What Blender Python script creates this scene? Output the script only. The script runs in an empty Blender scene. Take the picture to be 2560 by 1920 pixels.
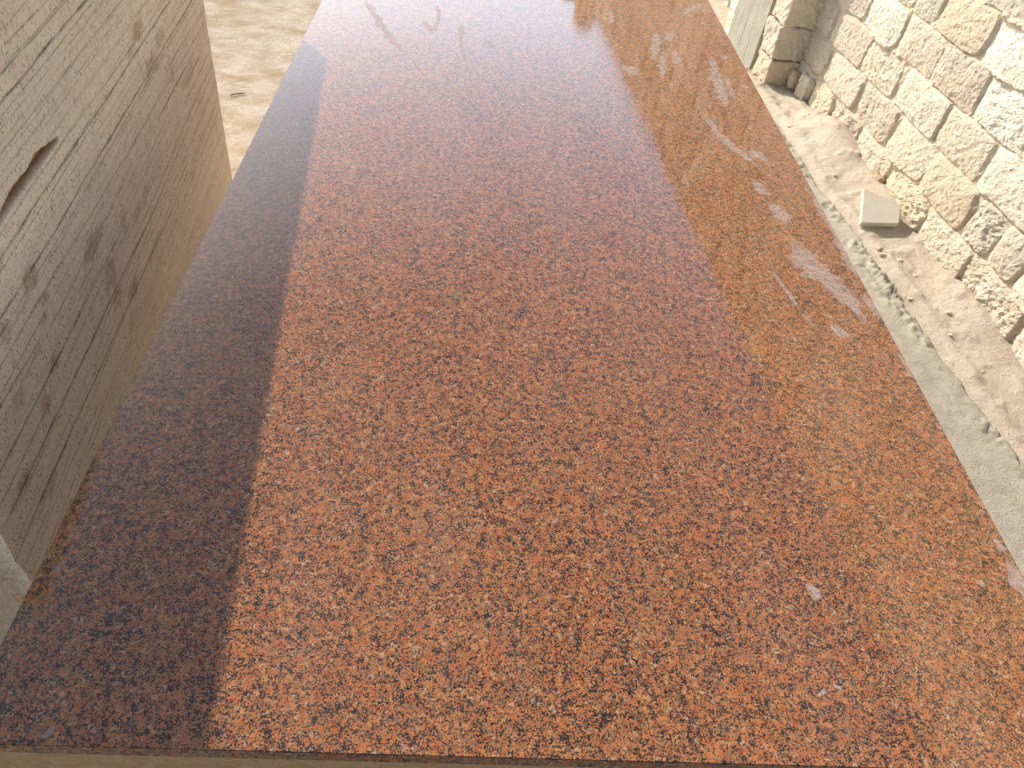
import bpy, bmesh, math, random
import numpy as np
from mathutils import Matrix, Vector

# ---------------------------------------------------------------- camera, sky, sun, exposure
scene = bpy.context.scene
cd = bpy.data.cameras.new("camera"); cam = bpy.data.objects.new("camera", cd)
scene.collection.objects.link(cam); scene.camera = cam
cd.sensor_width = 36; cd.sensor_fit = 'HORIZONTAL'; cd.lens = 36*1860/2560
cd.clip_start = 0.02; cd.clip_end = 2000
CM = ((0.98704, -0.01558, -0.15970), (-0.10044, 0.71618, -0.69065), (0.12514, 0.69775, 0.70533))
m = Matrix(CM).to_4x4(); m.translation = Vector((0, 0, 2.05)); cam.matrix_world = m

SUN_AZ, SUN_EL = 31.0, 32.0          # azimuth to the left of +Y, elevation
world = bpy.data.worlds.new("World"); scene.world = world; world.use_nodes = True
nt = world.node_tree; bg = nt.nodes['Background']
sky = nt.nodes.new('ShaderNodeTexSky'); sky.sky_type = 'NISHITA'; sky.sun_disc = False
sky.sun_elevation = math.radians(SUN_EL); sky.sun_rotation = math.radians(-SUN_AZ)
sky.air_density = 1.3; sky.dust_density = 0.8; sky.ozone_density = 1.0
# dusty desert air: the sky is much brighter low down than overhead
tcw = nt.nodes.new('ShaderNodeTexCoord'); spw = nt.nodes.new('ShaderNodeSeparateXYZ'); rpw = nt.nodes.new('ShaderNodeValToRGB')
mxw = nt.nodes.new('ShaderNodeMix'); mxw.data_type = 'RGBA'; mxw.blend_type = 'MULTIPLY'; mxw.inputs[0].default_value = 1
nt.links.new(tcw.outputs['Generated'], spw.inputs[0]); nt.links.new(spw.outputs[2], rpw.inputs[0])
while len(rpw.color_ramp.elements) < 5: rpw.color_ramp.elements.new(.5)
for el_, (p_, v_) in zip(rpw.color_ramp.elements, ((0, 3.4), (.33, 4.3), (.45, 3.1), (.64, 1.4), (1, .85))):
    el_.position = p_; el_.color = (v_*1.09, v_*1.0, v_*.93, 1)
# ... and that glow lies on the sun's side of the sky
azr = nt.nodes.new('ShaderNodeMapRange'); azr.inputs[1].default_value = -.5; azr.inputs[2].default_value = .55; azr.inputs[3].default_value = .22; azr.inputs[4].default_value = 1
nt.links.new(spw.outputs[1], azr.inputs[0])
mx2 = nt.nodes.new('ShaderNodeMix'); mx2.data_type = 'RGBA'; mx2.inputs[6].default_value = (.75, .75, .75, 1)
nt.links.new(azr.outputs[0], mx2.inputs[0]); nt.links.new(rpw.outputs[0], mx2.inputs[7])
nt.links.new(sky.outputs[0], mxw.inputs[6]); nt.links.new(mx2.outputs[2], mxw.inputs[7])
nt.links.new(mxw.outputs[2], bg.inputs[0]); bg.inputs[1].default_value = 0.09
ld = bpy.data.lights.new("sun", 'SUN'); ld.energy = 4.0; ld.angle = math.radians(0.6); ld.color = (1.0, 0.91, 0.77)
sun = bpy.data.objects.new("sun", ld); scene.collection.objects.link(sun)
a, e = math.radians(SUN_AZ), math.radians(SUN_EL)
sd = Vector((-math.sin(a)*math.cos(e), math.cos(a)*math.cos(e), math.sin(e)))
sun.rotation_euler = sd.to_track_quat('Z', 'Y').to_euler(); sun.location = sd*20
scene.view_settings.view_transform = 'Standard'; scene.view_settings.look = 'None'
scene.view_settings.exposure = 0.5; scene.view_settings.gamma = 1
scene.render.engine = 'CYCLES'

# ---------------------------------------------------------------- helpers
def lat(seed, n=256): return np.random.RandomState(seed).rand(n, n)
_L = {}
def vnoise(x, y, seed=0):
    if seed not in _L: _L[seed] = lat(seed)
    g = _L[seed]; xi = np.floor(x).astype(int); yi = np.floor(y).astype(int)
    fx = x-xi; fy = y-yi; fx = fx*fx*fx*(fx*(fx*6-15)+10); fy = fy*fy*fy*(fy*(fy*6-15)+10)
    a = g[xi % 256, yi % 256]; b = g[(xi+1) % 256, yi % 256]; c = g[xi % 256, (yi+1) % 256]; d = g[(xi+1) % 256, (yi+1) % 256]
    return (a*(1-fx)+b*fx)*(1-fy)+(c*(1-fx)+d*fx)*fy
def fbm(x, y, freq, octv=4, seed=0, gain=.5):
    s = 0; amp = 1; tot = 0
    for o in range(octv):
        s = s+amp*vnoise(x*freq+o*17.3, y*freq+o*9.1, seed+o); tot += amp; amp *= gain; freq *= 2.03
    return s/tot*2-1
def sstep(a, b, x):
    t = np.clip((x-a)/(b-a), 0, 1); return t*t*(3-2*t)
def grid_faces(nu, nv, flip=False):
    i = np.arange(nu-1)[:, None]*nv+np.arange(nv-1)[None, :]
    q = np.stack([i, i+nv, i+nv+1, i+1], -1).reshape(-1, 4)
    return q[:, ::-1] if flip else q
def np_mesh(name, verts, faces, mat, smooth=False, col=None, parent=None):
    me = bpy.data.meshes.new(name)
    verts = np.asarray(verts, dtype=np.float32); faces = np.asarray(faces, dtype=np.int32)
    me.vertices.add(len(verts)); me.vertices.foreach_set('co', verts.ravel())
    me.loops.add(faces.size); me.loops.foreach_set('vertex_index', faces.ravel())
    me.polygons.add(len(faces)); k = faces.shape[1]
    me.polygons.foreach_set('loop_start', np.arange(len(faces), dtype=np.int32)*k)
    me.polygons.foreach_set('use_smooth', np.full(len(faces), smooth))
    me.update(calc_edges=True)
    if col is not None:
        at = me.color_attributes.new('tint', 'FLOAT_COLOR', 'POINT')
        c4 = np.ones((len(verts), 4), dtype=np.float32); c4[:, :col.shape[1]] = col
        at.data.foreach_set('color', c4.ravel())
    me.materials.append(mat); me.validate()
    o = bpy.data.objects.new(name, me); scene.collection.objects.link(o)
    if parent: o.parent = parent
    return o
def bm_obj(name, bm, mat, parent=None, smooth=False):
    me = bpy.data.meshes.new(name); bmesh.ops.recalc_face_normals(bm, faces=bm.faces); bm.to_mesh(me); bm.free()
    me.materials.append(mat)
    for p in me.polygons: p.use_smooth = smooth
    o = bpy.data.objects.new(name, me); scene.collection.objects.link(o)
    if parent: o.parent = parent
    return o
def tag(o, label=None, cat=None, group=None, kind=None):
    if label: o['label'] = label
    if cat: o['category'] = cat
    if group: o['group'] = group
    if kind: o['kind'] = kind
    return o
def box(bm, x0, x1, y0, y1, z0, z1):
    vs = [bm.verts.new(p) for p in ((x0,y0,z0),(x1,y0,z0),(x1,y1,z0),(x0,y1,z0),(x0,y0,z1),(x1,y0,z1),(x1,y1,z1),(x0,y1,z1))]
    for f in ((0,3,2,1),(4,5,6,7),(0,1,5,4),(1,2,6,5),(2,3,7,6),(3,0,4,7)): bm.faces.new([vs[i] for i in f])
def uniq(*segs): return np.unique(np.round(np.concatenate(segs), 5))

# ---------------------------------------------------------------- materials
class N:
    def __init__(s, name):
        s.m = bpy.data.materials.new(name); s.m.use_nodes = True; s.t = s.m.node_tree
        s.b = s.t.nodes['Principled BSDF']; s.co = s.t.nodes.new('ShaderNodeTexCoord').outputs['Object']
    def n(s, typ, **kw):
        x = s.t.nodes.new(typ)
        for k, v in kw.items(): setattr(x, k, v)
        return x
    def l(s, a, b): s.t.links.new(a, b)
    def noise(s, scale, detail=4, rough=.55, vec=None, dist=0, out=0):
        x = s.n('ShaderNodeTexNoise'); x.inputs['Scale'].default_value = scale; x.inputs['Detail'].default_value = detail
        x.inputs['Roughness'].default_value = rough; x.inputs['Distortion'].default_value = dist
        s.l(vec or s.co, x.inputs['Vector']); return x.outputs[out]
    def voro(s, scale, feat='F1', vec=None, out='Color', rand=1):
        x = s.n('ShaderNodeTexVoronoi', feature=feat); x.inputs['Scale'].default_value = scale
        x.inputs['Randomness'].default_value = rand; s.l(vec or s.co, x.inputs['Vector']); return x.outputs[out]
    def ramp(s, fac, stops, interp='LINEAR'):
        x = s.n('ShaderNodeValToRGB'); x.color_ramp.interpolation = interp; cr = x.color_ramp
        while len(cr.elements) < len(stops): cr.elements.new(.5)
        for el, (p, c) in zip(cr.elements, stops):
            el.position = p; el.color = (c, c, c, 1) if isinstance(c, (int, float)) else (*c, 1)
        s.l(fac, x.inputs[0]); return x.outputs[0]
    def mix(s, fac, a, b, mode='MIX'):
        x = s.n('ShaderNodeMix', data_type='RGBA', blend_type=mode)
        for i, v in ((0, fac), (6, a), (7, b)):
            if isinstance(v, (int, float)): x.inputs[i].default_value = v if i == 0 else (v, v, v, 1)
            elif isinstance(v, tuple): x.inputs[i].default_value = (*v, 1)
            else: s.l(v, x.inputs[i])
        return x.outputs[2]
    def math(s, op, a, b=0.0, c=None, clamp=False):
        x = s.n('ShaderNodeMath', operation=op); x.use_clamp = clamp
        for i, v in enumerate((a, b) if c is None else (a, b, c)):
            if isinstance(v, (int, float)): x.inputs[i].default_value = v
            else: s.l(v, x.inputs[i])
        return x.outputs[0]
    def mapping(s, scale=(1,1,1), rot=(0,0,0), vec=None):
        x = s.n('ShaderNodeMapping'); x.inputs['Scale'].default_value = scale; x.inputs['Rotation'].default_value = rot
        s.l(vec or s.co, x.inputs[0]); return x.outputs[0]
    def warp(s, scale, amt, vec=None):
        nz = s.noise(scale, 2, .5, vec, out=1)
        a = s.n('ShaderNodeVectorMath', operation='SUBTRACT'); s.l(nz, a.inputs[0]); a.inputs[1].default_value = (.5,.5,.5)
        b = s.n('ShaderNodeVectorMath', operation='SCALE'); s.l(a.outputs[0], b.inputs[0]); b.inputs['Scale'].default_value = amt
        c = s.n('ShaderNodeVectorMath', operation='ADD'); s.l(b.outputs[0], c.inputs[0]); s.l(vec or s.co, c.inputs[1])
        return c.outputs[0]
    def sep(s, v):
        x = s.n('ShaderNodeSeparateColor'); s.l(v, x.inputs[0]); return x.outputs
    def attr(s, name='tint'):
        x = s.n('ShaderNodeAttribute', attribute_name=name); return x.outputs['Color']
    def bump(s, h, dist=.002, strength=1.0):
        x = s.n('ShaderNodeBump'); x.inputs['Distance'].default_value = dist; x.inputs['Strength'].default_value = strength
        s.l(h, x.inputs['Height']); s.l(x.outputs[0], s.b.inputs['Normal'])
    def out(s, col, rough=.9, spec=.3):
        if isinstance(col, tuple): s.b.inputs['Base Color'].default_value = (*col, 1)
        else: s.l(col, s.b.inputs['Base Color'])
        if isinstance(rough, (int, float)): s.b.inputs['Roughness'].default_value = rough
        else: s.l(rough, s.b.inputs['Roughness'])
        s.b.inputs['Specular IOR Level'].default_value = spec
        return s.m

def mat_red_granite():
    g = N('red_granite'); v = g.warp(300, .003)
    cell = g.sep(g.voro(160, vec=v))
    cell2 = g.sep(g.voro(440, vec=v))
    salmon = g.ramp(cell[0], [(0,(.44,.135,.042)),(.2,(.47,.180,.060)),(.38,(.38,.155,.056)),(.55,(.30,.140,.060)),(.70,(.45,.130,.038)),(.86,(.49,.215,.078)),(.96,(.46,.27,.15))], 'CONSTANT')
    tan = g.ramp(cell2[1], [(0,(.125,.085,.048)),(.5,(.19,.122,.066)),(.8,(.27,.17,.095))], 'CONSTANT')
    big = g.noise(34, 3, .6)
    c = g.mix(g.math('MULTIPLY', g.ramp(g.noise(210, 3, .6), [(.52,0),(.59,1)]), .8), salmon, tan)
    clus = g.noise(115, 3, .62, v)
    fc = g.sep(g.voro(400, vec=v))[0]
    dk = g.math('ADD', g.math('ADD', g.math('MULTIPLY', g.noise(450, 2, .55, v), .6), g.math('MULTIPLY', g.math('ADD', g.math('MULTIPLY', fc, .42), .29), .4)), g.math('MULTIPLY', g.math('SUBTRACT', clus, .5), .50))
    dk = g.math('ADD', dk, g.math('MULTIPLY', g.math('SUBTRACT', big, .5), .12))
    dark = g.ramp(cell2[2], [(0,(.020,.017,.016)),(.5,(.034,.028,.025)),(.85,(.085,.062,.045))], 'CONSTANT')
    c = g.mix(g.ramp(dk, [(.510,0),(.535,1)]), c, dark)
    sp = g.voro(430, vec=v, out='Distance'); rnd = g.sep(g.voro(430, vec=v))[0]
    spk = g.math('MULTIPLY', g.ramp(sp, [(.24,1),(.36,0)]), g.math('GREATER_THAN', rnd, .5))
    c = g.mix(g.math('MULTIPLY', spk, .85), c, (.03,.022,.02))
    pv = g.mapping((1,.6,1),(0,0,.6),v)
    p = g.voro(30, vec=pv, out='Distance'); pr = g.sep(g.voro(30, vec=pv))[0]
    pl = g.math('MULTIPLY', g.ramp(g.math('ADD', p, g.math('MULTIPLY', g.noise(300,2), .10)), [(.10,1),(.13,0)]), g.math('GREATER_THAN', pr, .90))
    c = g.mix(g.math('MULTIPLY', pl, .4), c, (.42,.27,.18))
    tone = g.ramp(big, [(.3,.90),(.7,1.05)])
    c = g.mix(1, c, tone, 'MULTIPLY')
    # thin film of stone dust over the polish, in wiped streaks
    dust = g.ramp(g.noise(3.0, 5, .62, g.mapping((2.2,.6,1),(0,0,-.35))), [(.42,0),(.75,1)])
    fine = g.ramp(g.noise(500, 2, .5), [(.4,.3),(.7,1)])
    c = g.mix(g.math('MULTIPLY', g.math('MULTIPLY', dust, fine), .10), c, (.5,.44,.40))
    ds = g.voro(75, out='Distance'); dr = g.sep(g.voro(75))[1]
    c = g.mix(g.math('MULTIPLY', g.math('MULTIPLY', g.ramp(ds, [(.05,1),(.09,0)]), g.math('GREATER_THAN', dr, .8)), .7), c, (.62,.54,.48))
    g.bump(g.noise(6, 2, .5), .0006, .25)
    m = g.out(c, g.ramp(dust, [(0,.04),(1,.13)]), .65)
    return m
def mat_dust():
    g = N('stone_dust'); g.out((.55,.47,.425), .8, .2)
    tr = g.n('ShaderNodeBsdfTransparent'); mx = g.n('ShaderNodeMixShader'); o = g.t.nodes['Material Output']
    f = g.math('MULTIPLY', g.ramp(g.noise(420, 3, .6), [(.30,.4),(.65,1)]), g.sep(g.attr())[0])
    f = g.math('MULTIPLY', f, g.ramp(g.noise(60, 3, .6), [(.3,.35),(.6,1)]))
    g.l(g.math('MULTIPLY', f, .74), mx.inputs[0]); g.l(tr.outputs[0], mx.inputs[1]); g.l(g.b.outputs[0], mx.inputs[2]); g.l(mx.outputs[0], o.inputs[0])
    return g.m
def mat_sawn_granite():
    # pale granite with dark saw lines (tint R), rust (tint G), spall (tint B)
    g = N('sawn_granite'); t = g.sep(g.attr())
    base = g.ramp(g.noise(45, 5, .62), [(.3,(.77,.66,.535)),(.5,(.86,.76,.64)),(.72,(.89,.82,.72))])
    pink = g.ramp(g.noise(9, 3), [(.45,0),(.7,1)])
    base = g.mix(g.math('MULTIPLY', pink, .35), base, (.70,.58,.49))
    gr = g.ramp(g.noise(330, 3, .6), [(.35,.88),(.6,1.05)]); base = g.mix(1, base, gr, 'MULTIPLY')
    v = g.warp(90, .008, g.mapping((1,1,.42)))
    fl = g.ramp(g.math('ADD', g.noise(230, 3, .55, v), g.math('MULTIPLY', g.noise(24, 2), .16)), [(.665,0),(.73,1)])
    base = g.mix(g.math('MULTIPLY', fl, .7), base, (.13,.10,.085))
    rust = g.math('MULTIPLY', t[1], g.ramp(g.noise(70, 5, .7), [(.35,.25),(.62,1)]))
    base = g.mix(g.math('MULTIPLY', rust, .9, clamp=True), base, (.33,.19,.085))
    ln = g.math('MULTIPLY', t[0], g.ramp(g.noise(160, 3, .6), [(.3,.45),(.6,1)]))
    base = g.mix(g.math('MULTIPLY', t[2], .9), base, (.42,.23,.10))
    base = g.mix(ln, base, (.05,.035,.032))
    g.bump(g.noise(260, 4, .6), .0015, .8)
    return g.out(base, .88, .25)
def mat_stone():
    g = N('limestone_masonry'); t = g.attr()
    v = g.n('ShaderNodeMixRGB')
    a = g.ramp(g.noise(14, 6, .65), [(.3,.90),(.55,1.0),(.75,1.06)])
    c = g.mix(1, t, a, 'MULTIPLY')
    c = g.mix(g.math('MULTIPLY', g.ramp(g.noise(6, 5, .6), [(.52,0),(.72,1)]), .28), c, (.66,.48,.30))
    pit = g.voro(100, vec=g.warp(60, .02, g.mapping((1,1,1.7),(.6,0,0))), out='Distance')
    pits = g.math('MULTIPLY', g.ramp(pit, [(.16,1),(.26,0)]), g.ramp(g.noise(24, 2), [(.38,0),(.5,1)]))
    c = g.mix(g.math('MULTIPLY', pits, .6), c, (.30,.22,.15))
    h = g.math('ADD', g.math('MULTIPLY', g.noise(75, 6, .7), 1.0), g.math('MULTIPLY', pits, -.5))
    g.bump(h, .009, .9)
    return g.out(c, .95, .1)
def mat_sand():
    g = N('dry_sand'); t = g.sep(g.attr())
    c = g.ramp(g.noise(9, 6, .62), [(.3,(.54,.455,.355)),(.5,(.61,.53,.43)),(.7,(.67,.60,.50))])
    damp = g.ramp(g.noise(3.2, 6, .62, g.mapping((1,1.6,1),(0,0,.5))), [(.44,0),(.62,1)])
    c = g.mix(g.math('MULTIPLY', g.math('MULTIPLY', damp, .8), t[0]), c, (.42,.31,.19))
    c = g.mix(g.ramp(g.noise(420, 2, .5), [(.62,0),(.72,.5)]), c, (.25,.19,.14))
    sd_ = g.voro(95, out='Distance'); sr = g.sep(g.voro(95))
    gm_ = g.math('MULTIPLY', g.ramp(sd_, [(.16,1),(.30,0)]), g.math('GREATER_THAN', sr[0], .80))
    c = g.mix(g.math('MULTIPLY', gm_, .7), c, g.ramp(sr[1], [(0,(.24,.18,.13)),(.5,(.50,.42,.33)),(.75,(.78,.70,.60))], 'CONSTANT'))
    g.bump(g.math('ADD', g.math('ADD', g.noise(45, 6, .72), g.math('MULTIPLY', g.noise(240, 3, .6), .5)), g.math('MULTIPLY', gm_, .35)), .016, .9)
    return g.out(c, .97, .1)
def mat_concrete(name, a, b, bump=.004, streak=False):
    g = N(name)
    c = g.ramp(g.noise(11, 6, .65), [(.3, a), (.7, b)])
    c = g.mix(g.ramp(g.noise(300, 3, .6), [(.60,0),(.75,.6)]), c, tuple(x*.45 for x in a))
    gd = g.voro(70, out='Distance'); gr_ = g.sep(g.voro(70))[0]; gp = g.math('MULTIPLY', g.ramp(gd, [(.14,1),(.24,0)]), g.math('GREATER_THAN', gr_, .82))
    c = g.mix(g.math('MULTIPLY', gp, .6), c, tuple(x*.5 for x in a))
    h = g.math('SUBTRACT', g.noise(120, 5, .7), g.math('MULTIPLY', gp, .5))
    if streak:
        s1 = g.noise(26, 5, .6, g.mapping((1,3.2,.10)))
        c = g.mix(g.ramp(s1, [(.36,.8),(.43,0)]), c, tuple(x*.45 for x in a)); h = g.math('ADD', h, g.math('MULTIPLY', s1, 2))
    g.bump(h, bump, .8)
    return g.out(c, .93, .15)
M_red = mat_red_granite(); M_dust = mat_dust(); M_sawn = mat_sawn_granite(); M_stone = mat_stone(); M_sand = mat_sand()
M_kerb = mat_concrete('kerb_concrete', (.37,.34,.285), (.49,.455,.385), .010)
M_cem = mat_concrete('board_marked_concrete', (.34,.32,.27), (.42,.40,.35), .005, True)
M_tile = mat_concrete('cut_stone_offcut', (.62,.56,.48), (.70,.64,.56), .003)
def simple(name, c, r=.8):
    g = N(name); col = g.ramp(g.noise(60, 4), [(.3, tuple(x*.75 for x in c)), (.7, tuple(min(1,x*1.2) for x in c))]); g.bump(g.noise(90,4), .003, .8); return g.out(col, r)
M_twig = simple('dry_wood', (.16,.14,.11)); M_steel = simple('rusty_steel', (.10,.05,.03)); M_timber = simple('grey_timber', (.30,.24,.17))

# ---------------------------------------------------------------- ground: one sheet out to the horizon
WX = 2.8
def ground_h(x, y):
    h = fbm(x, y, 1.3, 3, 3)*.02 + fbm(x, y, 7, 4, 11)*.006 + fbm(x, y, 45, 3, 21)*.0028
    lump = np.clip(fbm(x, y, 11, 4, 31), 0, 1); near = sstep(2.40, 2.58, x)*(1-sstep(3.2, 3.6, x))
    h = h*.8 + near*(.012 + lump*.026 + .05*sstep(2.55, 2.82, x)*(.5+.5*fbm(y, x*0, 1.7, 2, 5)))
    heap = np.exp(-((y-4.15)/.38)**2-((x-2.74)/.16)**2)*.13 + np.exp(-((y-2.55)/.25)**2-((x-2.78)/.10)**2)*.05 + np.exp(-((y-3.55)/.2)**2-((x-2.78)/.10)**2)*.05
    ridge = np.exp(-((x-2.53-.02*np.sin(y*3))/.035)**2)*.012
    under = (1-sstep(2.36, 2.46, x+fbm(x,y,9,3,41)*.035))*sstep(1.4, 1.6, x)*(1-sstep(4.7,4.95,y))
    far = np.clip(np.hypot(x, y)/60, 0, 1)
    return (h + heap + ridge - under*.05)*(1-far)
gx = uniq(-np.geomspace(3, 400, 26), np.arange(-3, -1.7, .1), np.arange(-1.7, -.4, .016), np.arange(-.4, 2.1, .1), np.arange(2.1, 2.95, .0085), np.arange(2.95, 4, .15), np.geomspace(4, 400, 24))
gy = uniq(-np.geomspace(1, 400, 24), np.arange(-1, .9, .12), np.arange(.9, 6.6, .0125), np.arange(6.6, 14, .15), np.geomspace(14, 400, 24))
X, Y = np.meshgrid(gx, gy, indexing='ij')
Z = ground_h(X, Y)
col = np.zeros((X.size, 3)); col[:, 0] = (1-sstep(-.4, 1.0, X.ravel()))*.85+.15
g = np_mesh('ground', np.stack([X.ravel(), Y.ravel(), Z.ravel()], 1), grid_faces(len(gx), len(gy)), M_sand, True, col)
tag(g, kind='structure')

# concrete footing strip between the stacked slabs and the sand
kx = np.arange(1.55, 2.60, .010); ky = np.arange(.3, 5.0, .010)
X, Y = np.meshgrid(kx, ky, indexing='ij')
edge = 2.462 + fbm(Y, X*0, 3, 4, 61)*.028 + fbm(Y, X*0, 18, 3, 65)*.012
rough = sstep(.20, .0, np.abs(Y-2.9)-.25)*.5+.5
crag = np.exp(-((edge-X-.035)/.06)**2)*rough
Z = .012 + fbm(X, Y, 3, 3, 71)*.004 + fbm(X, Y, 35, 4, 75)*.0022 + crag*(.012+.050*np.clip(fbm(X*.6+Y*.5, Y*.7-X*.9, 34, 5, 77, .65), -.5, 1)*sstep(-.3, .4, fbm(X, Y, 5, 3, 79))) - sstep(edge-.015, edge+.03, X)*.07
k = np_mesh('concrete_strip', np.stack([X.ravel(), Y.ravel(), Z.ravel()], 1), grid_faces(len(kx), len(ky)), M_kerb, True)
tag(k, 'grey green cement strip with a ragged crumbling edge lying along the sand beside the wall', 'kerb')

# ---------------------------------------------------------------- limestone wall
YP0, YP1 = 5.02, 5.98
rs = random.Random(5)
wy = uniq(np.arange(-.6, 1.6, .04), np.arange(1.6, 5.2, .0065), np.arange(5.2, 6.9, .012), np.arange(6.9, 17.0, .04))
wz = uniq(np.arange(-.06, 1.55, .0065), np.arange(1.55, 3.9, .03))
NC = 21; CH = .2195
beds = [0+CH*i for i in range(NC+1)]
known = {0: [2.28, 2.745, 3.18, 3.62, 4.05, 4.42, 4.75], 1: [2.46, 2.68, 2.91, 3.345, 3.766, 4.205, 4.69],
         2: [2.40, 3.00, 3.425, 3.90, 4.328, 4.80], 3: [2.42, 2.855, 3.26, 3.69, 4.09, 4.51, 4.92],
         4: [2.55, 3.00, 3.42, 3.855, 4.10, 4.55, 4.98], 5: [2.40, 2.80, 3.22, 3.62, 4.03, 4.45, 4.9]}
X0, Y0 = np.meshgrid(wy, wz, indexing='ij')       # X0 = along wall, Y0 = height
wav = fbm(X0, Y0, 1.1, 2, 101)*.018 + fbm(X0, Y0*.3, 6, 3, 103)*.010
zz = Y0 + wav
topline = 3.86 + 0*X0
H = np.full(X0.shape, -.017); C = np.zeros(X0.shape+(3,))
mort = np.array([.66,.57,.45]); C[:] = mort
H += fbm(X0, Y0, 22, 4, 107)*.022
tints = [(.68,.60,.48), (.63,.55,.45), (.70,.64,.54), (.66,.56,.43), (.64,.57,.48), (.76,.72,.62), (.62,.53,.43)]
rough = fbm(X0+Y0*.45, Y0-X0*.25, 7, 6, 111, .6)
chip = np.abs(fbm(X0*.8+Y0*.9, Y0*1.6-X0*.9, 14, 4, 121, .55))
micro = fbm(X0, Y0, 55, 3, 131, .6)
wob1 = fbm(X0, Y0, 9, 4, 141); wob2 = fbm(X0+31, Y0, 9, 4, 151)
for c in range(18):
    ys = list(known.get(c, []))
    y = ys[0] if ys else 2.3+rs.random()*.4
    pre = []
    while y > -.7: y -= rs.uniform(.34, .5); pre.append(y)
    ys = pre[::-1]+ys
    while ys[-1] < 17.2: ys.append(ys[-1]+rs.uniform(.32, .5))
    b0, b1 = beds[c], beds[c+1]
    for i in range(len(ys)-1):
        a0, a1 = ys[i], ys[i+1]
        i0 = np.searchsorted(wy, a0-.06); i1 = np.searchsorted(wy, a1+.06)
        j0 = np.searchsorted(wz, b0-.07); j1 = np.searchsorted(wz, b1+.07)
        if i1 <= i0 or j1 <= j0: continue
        s = (slice(i0, i1), slice(j0, j1)); yy = X0[s]; z = zz[s]
        skew = rs.uniform(-.03, .03)
        dn = (yy-a0-skew*(z-b0)/CH-.005) + wob1[s]*.010      # distance from the near edge
        df = (a1-yy+skew*(z-b0)/CH-.001) + wob2[s]*.010
        db = (z-b0-.006) + wob2[s]*.007; dt = (b1-z-.006) + wob1[s]*.007
        rad = rs.uniform(.008, .028)
        d = np.minimum(np.minimum(dn, df), np.minimum(db, dt))
        corner = -np.log(np.exp(-dn/rad)+np.exp(-df/rad)+np.exp(-db/rad)+np.exp(-dt/rad))*rad
        mask = sstep(-.003, .006, corner+.004)
        prot = rs.uniform(.0, .010); tilt = rs.uniform(-.035, .02); tz = rs.uniform(-.06, .06)
        u = (yy-a0)/(a1-a0)-.5; w = (z-b0)/CH-.5
        amp = rs.choice([.006, .010, .016])
        h = prot + tilt*u*.45 + tz*w*.25 + .010*(1-(2*u)**2)*(1-(2*w)**2) + rough[s]*amp*1.15 - chip[s]*amp*1.4 + micro[s]*.0040
        h -= .024*np.exp(-np.maximum(df, 0)/.022) + .006*np.exp(-np.maximum(dt, 0)/.008)
        H[s] = H[s]*(1-mask)+np.maximum(h, -.017)*mask
        t = np.array(rs.choice(tints))*rs.uniform(.93, 1.05)
        if c == 1 and ys[i] in (2.46, 2.68): t = np.array((.60,.54,.45))
        if c == 4 and ys[i] == 3.855: t = np.array((.62,.58,.49))
        if c == 0 and ys[i] == 3.18: t = np.array((.72,.62,.46))
        C[s] = C[s]*(1-mask[..., None])+t*mask[..., None]
# mortar squeezed over some bed joints
sm = np.zeros(X0.shape)
for b in beds[1:-1]:
    sm = np.maximum(sm, np.exp(-((zz-b)/.020)**2))
sm *= sstep(.12, .50, fbm(X0, Y0, 3.1, 3, 171)+.20*fbm(X0, Y0, 20, 3, 173))
H = np.maximum(H, -.016+sm*(.040+.012*fbm(X0, Y0, 30, 3, 175)))
C = C*(1-.7*sm[..., None])+np.array([.56,.48,.37])*.7*sm[..., None]
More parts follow.
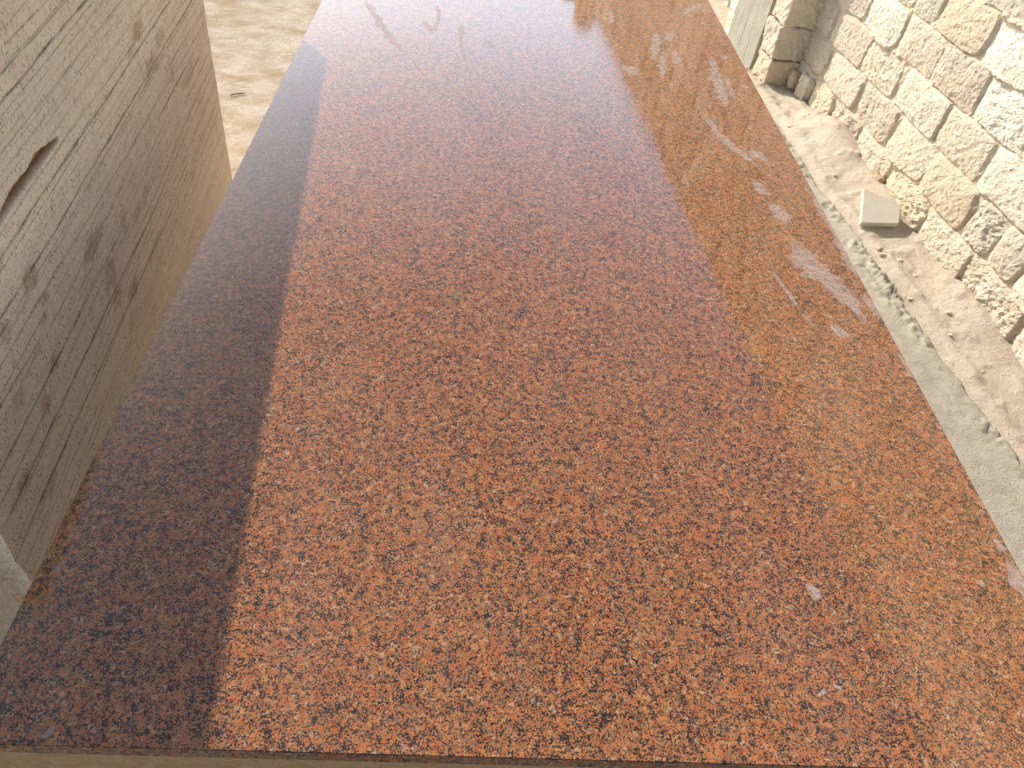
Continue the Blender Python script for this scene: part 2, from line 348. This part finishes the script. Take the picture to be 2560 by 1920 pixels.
# ragged top of the wall, higher beyond the gate pier
tl = np.where(X0 > 11.4, 3.86, 3.80)
V = np.stack([(WX-H).ravel(), X0.ravel(), Y0.ravel()], 1)
F = grid_faces(len(wy), len(wz))
wall = bpy.data.objects.new('stone_wall', None); scene.collection.objects.link(wall)
tag(wall, 'cream limestone block wall with rough mortar joints standing along the right side', 'wall')
np_mesh('masonry', V, F[:, ::-1], M_stone, False, C.reshape(-1, 3), wall)
bm = bmesh.new(); box(bm, WX+.045, WX+.28, -.6, 17.0, -.1, 3.86)
o = bm_obj('wall_core', bm, M_stone, wall)
at = o.data.color_attributes.new('tint', 'FLOAT_COLOR', 'POINT')
for d_ in at.data: d_.color = (.6,.5,.38,1)
def rocky(name, dims, seed, mat, tint=None, res=.012, amp=.008, parent=None, loc=(0,0,0), rnd=.012):
    """a rough hewn block: subdivided box, rounded and roughened"""
    r = np.random.RandomState(seed); bm = bmesh.new(); bmesh.ops.create_cube(bm, size=1)
    cuts = max(3, min(40, int(max(dims)/res))); bmesh.ops.subdivide_edges(bm, edges=bm.edges[:], cuts=cuts, use_grid_fill=True)
    P = np.array([v.co[:] for v in bm.verts])*np.array(dims); hd = np.array(dims)/2
    Q = np.clip(P, -(hd-rnd), hd-rnd); Dv = P-Q; ln = np.linalg.norm(Dv, axis=1, keepdims=True); P = Q+Dv/np.maximum(ln, 1e-6)*np.minimum(ln, rnd)
    off = r.rand(3)*50; nn = Dv/np.maximum(ln, 1e-6)
    n1 = fbm(P[:,0]*1+P[:,2]*.7+off[0], P[:,1]+P[:,2]*.8+off[1], 9, 5, 201+seed, .6)
    n2 = fbm(P[:,2]+off[2], P[:,0]-P[:,1], 40, 3, 211+seed)
    P = P+nn*(n1*amp+n2*amp*.25)[:, None]
    sk = (r.rand(3)-.5)*.12; P[:,0] += P[:,2]*sk[0]; P[:,1] += P[:,2]*sk[1]
    P += np.array(loc)
    for v, p in zip(bm.verts, P): v.co = p
    o = bm_obj(name, bm, mat, parent)
    if tint is not None:
        at = o.data.color_attributes.new('tint', 'FLOAT_COLOR', 'POINT'); a4 = np.ones((len(o.data.vertices), 4), dtype=np.float32); a4[:, :3] = tint
        at.data.foreach_set('color', a4.ravel())
    return o
# ragged row of stones and iron bars on top, far along the wall
for i in range(9):
    y = 11.5+i*.42
    for k_ in range(1+(i*7) % 3):
        rocky('coping_stone', (.26,.38,.2), 300+i*3+k_, M_stone, (.74,.62,.46), .05, .015, wall, (WX+.14, y+.1*(k_ % 2), 3.95+.2*k_), .02)
# pier beside the wall: rough stones, then a board-marked concrete column, then stones
pier = bpy.data.objects.new('stone_pier', None); scene.collection.objects.link(pier); pier.location = (0,0,0)
tag(pier, 'squared limestone pier projecting from the wall next to the grey board marked column', 'pier')
for i in range(7):
    x0 = 2.575+rs.uniform(-.008, .008)
    rocky('pier_stone', (.27+rs.uniform(-.01,.01), .235, .21), 400+i, M_stone, tints[(i*3+1) % 7] if i else (.68,.57,.43), .008, .020, pier, (x0+.135, YP0+.118+rs.uniform(-.012,.008), .085+i*.2195), .009)
    rocky('mortar_bed', (.22, .20, .05), 430+i, M_stone, (.55,.45,.34), .012, .012, pier, (x0+.145, YP0+.125, .195+i*.2195), .012)
colm = bmesh.new(); box(colm, 2.572, 2.86, 5.285, 5.86, -.05, 2.2)
bmesh.ops.bevel(colm, geom=colm.edges[:], offset=.006, segments=2, affect='EDGES')
cc = bpy.data.objects.new('concrete_column', None); scene.collection.objects.link(cc)
tag(cc, 'grey concrete column with vertical board marks standing between rough pale stones', 'column')
bm_obj('shaft', colm, M_cem, cc)
for i in range(12):
    rocky('mortar_lump', (.24, .07+.03*rs.random(), .13), 450+i, M_stone, (.60,.50,.38), .010, .020, cc, (2.585+.13, 5.265+rs.uniform(-.012,.012), .06+i*.125), .03)
for i in range(10):
    rocky('edge_stone', (.25, .16, .20), 470+i, M_stone, (.84,.76,.60), .012, .016, cc, (2.575+.125, 5.92+rs.uniform(-.01,.01), .09+i*.21), .03)

# ---------------------------------------------------------------- stack under the red slab and the red slab itself
ux = Vector((.9963, -.0860, 0)); uy = Vector((.0957, .9954, 0))
FL = Vector((-.482, .3514, 0)); FR = Vector((.973, .2262, 0)); LEN = 3.45; Z0 = 1.1
def prism(corners, z0, z1, bev):
    bm = bmesh.new(); b = [bm.verts.new((p.x, p.y, z0)) for p in corners]; t = [bm.verts.new((p.x, p.y, z1)) for p in corners]
    bm.faces.new(b[::-1]); bm.faces.new(t)
    for i in range(4): bm.faces.new((b[i], b[(i+1) % 4], t[(i+1) % 4], t[i]))
    if bev: bmesh.ops.bevel(bm, geom=bm.edges[:], offset=bev, segments=2, affect='EDGES')
    return bm
BL, BR = FL+uy*LEN, FR+uy*LEN
slab = bm_obj('granite_slab', prism([FL, FR, BR, BL], Z0-.026, Z0, .0012), M_red)
tag(slab, 'large polished red granite slab with black speckles lying flat on top of the stack', 'slab')
rs2 = random.Random(9)
for i in range(34):        # small chips knocked off the long edges are pale
    pass
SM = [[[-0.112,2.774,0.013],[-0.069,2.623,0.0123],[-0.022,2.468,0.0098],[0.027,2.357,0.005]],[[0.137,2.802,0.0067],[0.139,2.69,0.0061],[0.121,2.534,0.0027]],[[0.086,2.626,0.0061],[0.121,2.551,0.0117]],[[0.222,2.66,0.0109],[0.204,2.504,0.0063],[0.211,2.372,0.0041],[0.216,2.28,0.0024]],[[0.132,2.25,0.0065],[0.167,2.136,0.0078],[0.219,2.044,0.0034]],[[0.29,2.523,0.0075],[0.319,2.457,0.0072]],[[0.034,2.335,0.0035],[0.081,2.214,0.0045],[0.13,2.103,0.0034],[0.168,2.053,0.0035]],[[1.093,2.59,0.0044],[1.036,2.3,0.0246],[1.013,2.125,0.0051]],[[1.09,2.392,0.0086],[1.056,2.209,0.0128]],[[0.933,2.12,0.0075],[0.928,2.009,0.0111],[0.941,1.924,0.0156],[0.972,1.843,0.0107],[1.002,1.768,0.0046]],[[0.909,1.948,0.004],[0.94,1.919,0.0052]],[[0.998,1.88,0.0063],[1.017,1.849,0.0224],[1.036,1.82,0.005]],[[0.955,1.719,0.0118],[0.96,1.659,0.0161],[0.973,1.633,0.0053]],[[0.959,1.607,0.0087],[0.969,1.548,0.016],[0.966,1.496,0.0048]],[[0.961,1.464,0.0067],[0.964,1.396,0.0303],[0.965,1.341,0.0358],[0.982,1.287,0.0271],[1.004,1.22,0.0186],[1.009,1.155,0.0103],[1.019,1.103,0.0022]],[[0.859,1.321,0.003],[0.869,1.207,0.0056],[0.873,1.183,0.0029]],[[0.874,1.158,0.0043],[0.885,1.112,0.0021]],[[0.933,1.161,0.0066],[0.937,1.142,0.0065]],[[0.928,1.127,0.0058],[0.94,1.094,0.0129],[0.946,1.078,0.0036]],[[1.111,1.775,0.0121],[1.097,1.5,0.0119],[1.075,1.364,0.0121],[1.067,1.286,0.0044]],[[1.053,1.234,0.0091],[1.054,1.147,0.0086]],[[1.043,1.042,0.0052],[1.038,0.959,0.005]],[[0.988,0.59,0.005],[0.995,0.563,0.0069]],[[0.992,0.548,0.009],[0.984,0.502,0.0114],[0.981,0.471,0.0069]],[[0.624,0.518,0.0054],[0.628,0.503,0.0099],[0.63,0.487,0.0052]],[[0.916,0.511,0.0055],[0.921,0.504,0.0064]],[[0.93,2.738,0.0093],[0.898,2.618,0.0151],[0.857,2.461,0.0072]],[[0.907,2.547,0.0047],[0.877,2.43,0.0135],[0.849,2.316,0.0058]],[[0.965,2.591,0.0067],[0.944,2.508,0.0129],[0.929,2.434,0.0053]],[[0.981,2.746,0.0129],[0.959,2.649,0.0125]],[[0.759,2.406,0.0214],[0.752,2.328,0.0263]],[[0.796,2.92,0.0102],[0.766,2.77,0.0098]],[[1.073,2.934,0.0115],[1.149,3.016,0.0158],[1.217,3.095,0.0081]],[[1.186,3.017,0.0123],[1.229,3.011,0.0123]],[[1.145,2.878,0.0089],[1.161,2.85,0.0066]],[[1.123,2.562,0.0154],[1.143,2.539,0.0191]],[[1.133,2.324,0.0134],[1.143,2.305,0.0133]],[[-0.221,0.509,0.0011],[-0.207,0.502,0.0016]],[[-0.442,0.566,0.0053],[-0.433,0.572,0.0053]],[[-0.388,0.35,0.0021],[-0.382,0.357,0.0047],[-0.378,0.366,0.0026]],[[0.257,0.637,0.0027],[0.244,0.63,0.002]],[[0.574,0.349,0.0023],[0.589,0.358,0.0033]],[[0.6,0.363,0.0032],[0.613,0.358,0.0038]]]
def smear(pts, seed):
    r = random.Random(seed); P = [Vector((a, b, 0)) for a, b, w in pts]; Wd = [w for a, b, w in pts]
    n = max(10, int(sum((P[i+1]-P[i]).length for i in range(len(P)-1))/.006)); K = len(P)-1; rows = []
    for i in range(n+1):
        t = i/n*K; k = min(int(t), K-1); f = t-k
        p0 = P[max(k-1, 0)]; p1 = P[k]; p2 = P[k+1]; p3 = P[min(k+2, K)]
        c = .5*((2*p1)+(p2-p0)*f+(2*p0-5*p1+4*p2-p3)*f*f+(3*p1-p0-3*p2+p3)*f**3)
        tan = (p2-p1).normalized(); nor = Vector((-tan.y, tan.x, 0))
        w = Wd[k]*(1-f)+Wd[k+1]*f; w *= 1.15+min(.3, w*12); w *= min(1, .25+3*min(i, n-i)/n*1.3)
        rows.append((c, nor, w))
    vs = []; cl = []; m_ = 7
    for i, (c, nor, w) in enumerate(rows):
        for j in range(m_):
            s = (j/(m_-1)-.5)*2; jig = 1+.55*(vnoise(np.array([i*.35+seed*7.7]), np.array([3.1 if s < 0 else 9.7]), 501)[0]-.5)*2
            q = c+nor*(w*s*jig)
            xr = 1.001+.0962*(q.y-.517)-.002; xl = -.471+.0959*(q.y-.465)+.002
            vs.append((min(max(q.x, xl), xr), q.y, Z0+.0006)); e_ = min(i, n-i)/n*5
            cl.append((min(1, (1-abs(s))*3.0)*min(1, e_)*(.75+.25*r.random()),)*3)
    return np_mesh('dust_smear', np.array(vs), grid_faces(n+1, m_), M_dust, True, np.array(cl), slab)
for i, s in enumerate(SM): smear(s, i)  # dust scuffs, plus a few upright pale streaks towards the far right

labs = ['brownish sawn granite block under the near end of the red slab, its front face showing',
        'sawn granite support block under the middle of the red slab', 'sawn granite support block under the far end of the red slab']
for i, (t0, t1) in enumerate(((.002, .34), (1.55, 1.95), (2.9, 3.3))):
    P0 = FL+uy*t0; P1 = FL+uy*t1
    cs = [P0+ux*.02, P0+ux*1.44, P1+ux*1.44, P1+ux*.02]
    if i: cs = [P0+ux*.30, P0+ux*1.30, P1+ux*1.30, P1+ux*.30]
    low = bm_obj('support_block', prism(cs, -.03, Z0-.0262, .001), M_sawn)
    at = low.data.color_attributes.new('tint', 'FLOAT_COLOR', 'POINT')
    for d_ in at.data: d_.color = (.25,.9,.8,1)  # even dark brown tint puts the near end's shade into the colour
    tag(low, labs[i], 'stone block')

# ---------------------------------------------------------------- tall sawn block on the left
BX, BY0, BY1, BT = -.735, .865, 3.148, 1.1+.645
by = uniq(np.arange(BY0, BY1, .010), [BY1]); bz = uniq(np.arange(-.04, .25, .02), np.arange(.25, 1.50, .0017), np.arange(1.5, BT, .02), [BT])
Yb, Zb = np.meshgrid(by, bz, indexing='ij')
LN = [ # y0, z0, y1, z1, strength, width(mm)
 (1.45,1.389,1.80,1.378,.5,1.2),(1.3,1.352,2.3,1.343,.6,1.2),(.9,1.322,2.9,1.292,1,1.8),(1.0,1.250,3.15,1.203,.55,1.2),
 (.87,1.022,3.15,.968,.95,1.7),(1.0,1.108,3.15,1.052,1,1.9),(1.2,.950,3.15,.842,.55,1.2),(1.5,.672,3.15,.650,.6,1.2),(2.0,.53,3.15,.530,.5,1.1),
 (2.3,.845,2.9,.824,.8,1.6),(2.2,.36,3.15,.325,.5,1.2),(1.35,1.141,3.1,1.062,.5,1.1),(2.5,.915,3.15,.893,.6,1.4),
 (.87,.812,1.85,.775,.85,1.7),(.87,.722,2.2,.658,1,2.2),(.9,.640,2.3,.556,.9,1.8),(1.0,.955,1.5,.940,.6,1.3),(.95,.905,1.3,.876,.6,1.5),(1.4,.835,1.7,.820,.6,1.5),
 (.95,.699,1.3,.702,.5,1.3),(1.15,.573,1.4,.545,.7,1.6),(1.1,.600,2.6,.575,.35,1.0),(1.3,.76,2.9,.735,.35,.9),(1.0,.87,2.6,.865,.3,.9),(2.2,1.01,3.15,1.0,.4,1.1),
 (2.3,.70,3.15,.69,.45,1.1),(2.3,.60,3.15,.60,.4,1.0),(2.4,.46,3.15,.45,.4,1.0),(2.4,.42,3.15,.40,.3,1.0),(2.6,.745,3.15,.735,.5,1.4),(2.65,.79,3.0,.785,.55,1.8),
 (1.2,1.20,2.4,1.185,.3,.9),(1.5,1.17,3.0,1.14,.25,.9),(.9,.985,2.2,.975,.28,.9),(.87,.76,1.3,.75,.5,1.2),(.9,.575,1.3,.57,.4,1.1),(1.9,1.275,3.1,1.262,.35,1.0),(2.3,1.15,3.15,1.12,.5,1.3),(2.4,1.10,3.1,1.09,.4,1.0),
 (2.2,1.33,3.15,1.31,.5,1.3),(1.6,1.43,3.15,1.40,.6,1.3)]
zl = .12; rl = random.Random(31)
while zl < 1.72:
    zl += rl.uniform(.018, .042); a0 = rl.choice([.8, .8, .9, 1.3, 1.8]); a1 = rl.choice([3.2, 3.2, 3.2, 2.6, 2.0])
    if a1-a0 > .3: LN.append((a0, zl, a1, zl-.012*(a1-a0)*rl.uniform(.6, 1.6), rl.uniform(.3, .7), rl.uniform(.5, .85)))
R_ = np.zeros(Yb.shape); G_ = np.zeros(Yb.shape)
for i, (a0, z0, a1, z1, st, wd) in enumerate(LN):
    zc = z0+(z1-z0)*(Yb-a0)/(a1-a0)+fbm(Yb, Yb*0+i*3.7, 4, 3, 600+i)*.0035
    env = sstep(a0-.02, a0+.12, Yb)*sstep(a1+.02, a1-.12, Yb)
    v_ = (.55+.45*np.clip(fbm(Yb, Yb*0+i, 14, 4, 640+i)*1.6+.5, 0, 1))
    w_ = wd*.0016*(.7+.9*np.clip(fbm(Yb, Yb*0+i*2, 30, 3, 680+i)+.3, 0, 1))
    R_ = np.maximum(R_, np.exp(-((Zb-zc)/w_)**2)*env*v_*min(1, st*1.35))
    G_ = np.maximum(G_, np.exp(-(np.abs(Zb-zc)/.006))*env*st*.30*np.clip(fbm(Yb, Zb, 5, 3, 720+i)*2+.2, 0, 1))
for (a0, z0, ry, rz, s) in [(1.612,.865,.07,.03,.9),(1.657,.735,.045,.045,.7),(1.768,.600,.045,.03,.9),(1.666,.655,.04,.025,.7),(1.306,1.00,.035,.03,.9),(1.329,.932,.02,.018,.9),
        (1.297,.905,.02,.012,.9),(1.155,.985,.03,.025,.9),(1.262,.802,.02,.02,.9),(1.172,.767,.025,.02,.6),(1.104,.853,.03,.02,.5),(1.841,.785,.03,.03,.5),(1.716,.54,.04,.02,.5),
        (2.30,1.12,.07,.025,.8),(2.22,1.09,.05,.03,.8),(2.35,.99,.08,.035,.8),(2.5,1.02,.06,.02,.6),(2.55,.90,.08,.03,.5),(1.2,1.10,.05,.02,.5),(1.0,.72,.06,.025,.6),(1.05,.62,.05,.02,.6),(2.0,.74,.08,.02,.4),(2.75,.80,.1,.03,.45)]:
    q = ((Yb-a0)/ry)**2+((Zb-z0)/rz)**2+fbm(Yb, Zb, 28, 4, 751)*1.3
    G_ = np.maximum(G_, sstep(1.5, .2, q)*s)
D_ = fbm(Yb, Zb, 30, 3, 801)*.0006-R_*.0012+fbm(Yb, Zb, 2, 2, 811)*.003
# long spalled gouge with a rusty upper lip
gc = 1.1+.062+(Yb-1.33)*(-.02)
t_ = np.clip((Yb-1.28)/.34, 0, 1); up = .022*np.sin(np.pi*np.clip(t_, 0, 1))**.7*(1+.5*fbm(Yb, Yb*0, 25, 4, 821)); dn_ = .009
gate = ((Yb > 1.22) & (Yb < 1.62)).astype(float)
dz = Zb-(gc-.01)
gm = gate*sstep(up+.004, up-.001, dz)*sstep(-dn_, -.001, dz)
D_ -= gm*(.016*np.clip(1-dz/.03, 0, 1)+.003)
G_ = np.maximum(G_, gm*1.0+.5*gate*np.exp(-np.abs(dz-up)/.006))
R_ = np.maximum(R_, gate*np.exp(-((dz+.001)/.0035)**2)*.8)
Pv = np.stack([(BX+D_).ravel(), Yb.ravel(), Zb.ravel()], 1)
# the far vertical edge and near edge are slightly chipped
ef = sstep(BY1-.02, BY1, Yb).ravel(); Pv[:, 1] += ef*(np.abs(fbm(Zb, Zb*0, 28, 4, 831)).ravel()*-.016)
en = sstep(BY0+.02, BY0, Yb).ravel(); Pv[:, 1] += en*(fbm(Zb, Zb*0, 12, 4, 841).ravel()*.012+.01)
Fv = grid_faces(len(by), len(bz)); nz = len(bz); ny = len(by)
colb = np.stack([R_.ravel(), G_.ravel(), gm.ravel()], 1)
# close the block: other faces are a coarse shell joined to the rim
BXL = BX-1.25; extra = []; ec = []
base = len(Pv); ex_f = []
def strip(rim, dx, n, tintfn):
    global base
    prev = rim; allf = []
    for k_ in range(1, n+1):
        cur = []
        for q, idx in enumerate(rim):
            p = Pv[idx] if idx < len(Pv) else extra[idx-len(Pv)]
            extra.append((p[0]+dx*k_/n+.004*math.sin(k_*9+q), p[1]+.010*vnoise(np.array([k_*.9]), np.array([p[2]*9]), 861)[0]-.005, p[2])); ec.append(tintfn(k_, q)); cur.append(base); base += 1
        for q in range(len(rim)-1): allf.append((prev[q], cur[q], cur[q+1], prev[q+1]))
        prev = cur
    return allf, prev
near_rim = [0*nz+j for j in range(0, nz, 6)]+[nz-1]; far_rim = [(ny-1)*nz+j for j in range(0, nz)]
if near_rim[-1] == near_rim[-2]: near_rim.pop()
near_rim = [j for j in range(nz)]
f1, r1 = strip(near_rim, BXL-BX, 30, lambda k_, q: (.9 if abs(Pv[q][2]-.655) < .0012 else 0, .55, .35))
f2, r2 = strip(far_rim, BXL-BX, 12, lambda k_, q: (0, .1, 0))
top_rim = [i*nz+nz-1 for i in range(ny)]
f3, r3 = strip(top_rim, BXL-BX, 6, lambda k_, q: (0, .1, 0))
faces = list(map(tuple, Fv))+[f[::-1] for f in f1]+f2+f3
lf = [(r1[j], r2[j], r2[j+1], r1[j+1]) for j in range(nz-1)]
faces += lf
V_ = np.vstack([Pv, np.array(extra)]); Cc = np.vstack([colb, np.array(ec)])
bl = np_mesh('sawn_granite_block', V_, np.array(faces), M_sawn, False, Cc)
bmx = bmesh.new(); bmx.from_mesh(bl.data); bmesh.ops.recalc_face_normals(bmx, faces=bmx.faces); bmx.to_mesh(bl.data); bmx.free()
bl.name = 'granite_block'
tag(bl, 'tall pale granite block with dark saw lines and rust stains, left of the red slab', 'stone block')

# ---------------------------------------------------------------- loose things
# broken offcut leaning on the rubble
tp = [(2.488,3.208,.060),(2.693,3.187,.080),(2.736,3.301,.128),(2.561,3.424,.150)]
c0 = sum((Vector(p) for p in tp), Vector())/4
nrm = (Vector(tp[1])-Vector(tp[0])).cross(Vector(tp[3])-Vector(tp[0])).normalized()
bm = bmesh.new(); tv = []
for p in tp:
    q = Vector(p); q -= nrm*(q-c0).dot(nrm); tv.append(q)
t_ = [bm.verts.new(q) for q in tv]; b_ = [bm.verts.new(q-nrm*.030) for q in tv]
bm.faces.new(t_); bm.faces.new(b_[::-1])
for i in range(4): bm.faces.new((b_[i], b_[(i+1) % 4], t_[(i+1) % 4], t_[i]))
bmesh.ops.recalc_face_normals(bm, faces=bm.faces)
bmesh.ops.bevel(bm, geom=bm.edges[:], offset=.003, segments=2, affect='EDGES')
tag(bm_obj('stone_offcut', bm, M_tile), 'broken grey beige stone tile piece tilted on the sand by the wall', 'stone offcut')
o = rocky('rubble_stone', (.10,.16,.08), 41, M_stone, (.72,.62,.48), .010, .012, None, (2.69,3.33,.06), .02)
tag(o, 'rough cream rubble stone under the raised corner of the broken tile', 'rubble stone')
o = rocky('rubble_stone', (.05,.13,.10), 43, M_stone, (.46,.36,.24), .008, .014, None, (2.785,3.66,.07), .02)
tag(o, 'brown wedge shaped stone set at the wall foot above the broken tile', 'rubble stone')
o = rocky('rubble_stone', (.035,.04,.03), 44, M_stone, (.55,.46,.36), .006, .006, None, (2.50,2.99,.045), .012)
tag(o, 'small beige stone on the sand just below the broken tile', 'rubble stone')
o = rocky('rubble_stone', (.07,.12,.17), 46, M_stone, (.60,.55,.46), .006, .022, None, (2.785,4.80,.10), .012)
tag(o, 'upright grey stone leaning on the wall foot in the shade of the pier', 'rubble stone')
o = rocky('rubble_stone', (.07,.08,.12), 47, M_stone, (.60,.48,.33), .006, .020, None, (2.77,4.96,.10), .02)
tag(o, 'small brown stone wedged in the corner of pier and wall', 'rubble stone')
rp = random.Random(77)
spots = [(2.56,2.35),(2.62,2.80),(2.60,2.12),(2.58,3.75),(2.66,3.92),(2.52,4.35),(2.68,4.45),(2.63,2.5),(2.70,1.95),(2.50,2.62),(2.56,4.7),(2.60,2.93)]
for i, (x, y) in enumerate(spots):
    s = rp.uniform(.010, .022)
    zg = float(ground_h(np.array([x]), np.array([y]))[0])
    o = rocky('pebble', (s*1.3, s, s*.6), 500+i, M_stone, (.80,.71,.58), .004, s*.25, None, (x, y, zg+s*.12), s*.28)
    tag(o, 'tiny pale pebble lying loose on the sand at the wall foot', 'pebble', 'pebbles on the sand by the wall')
bm = bmesh.new()
def tube(bm, pts, r0, r1, n=7):
    rings = []
    for i, p in enumerate(pts):
        d = (pts[min(i+1, len(pts)-1)]-pts[max(i-1, 0)]).normalized(); s = d.cross(Vector((0,0,1))).normalized(); u = s.cross(d)
        r = r0+(r1-r0)*i/(len(pts)-1); rings.append([bm.verts.new(p+(s*math.cos(a*2*math.pi/n)+u*math.sin(a*2*math.pi/n))*r) for a in range(n)])
    for a, b in zip(rings, rings[1:]):
        for i in range(n): bm.faces.new((a[i], a[(i+1) % n], b[(i+1) % n], b[i]))
    bm.faces.new(rings[0][::-1]); bm.faces.new(rings[-1])
tube(bm, [Vector((-.935,4.27,.006)), Vector((-.91,4.285,.008)), Vector((-.885,4.30,.006)), Vector((-.86,4.31,.006))], .004, .003)
tag(bm_obj('twig', bm, M_twig), 'short dark dry twig on the sandy ground between block and slab', 'twig')
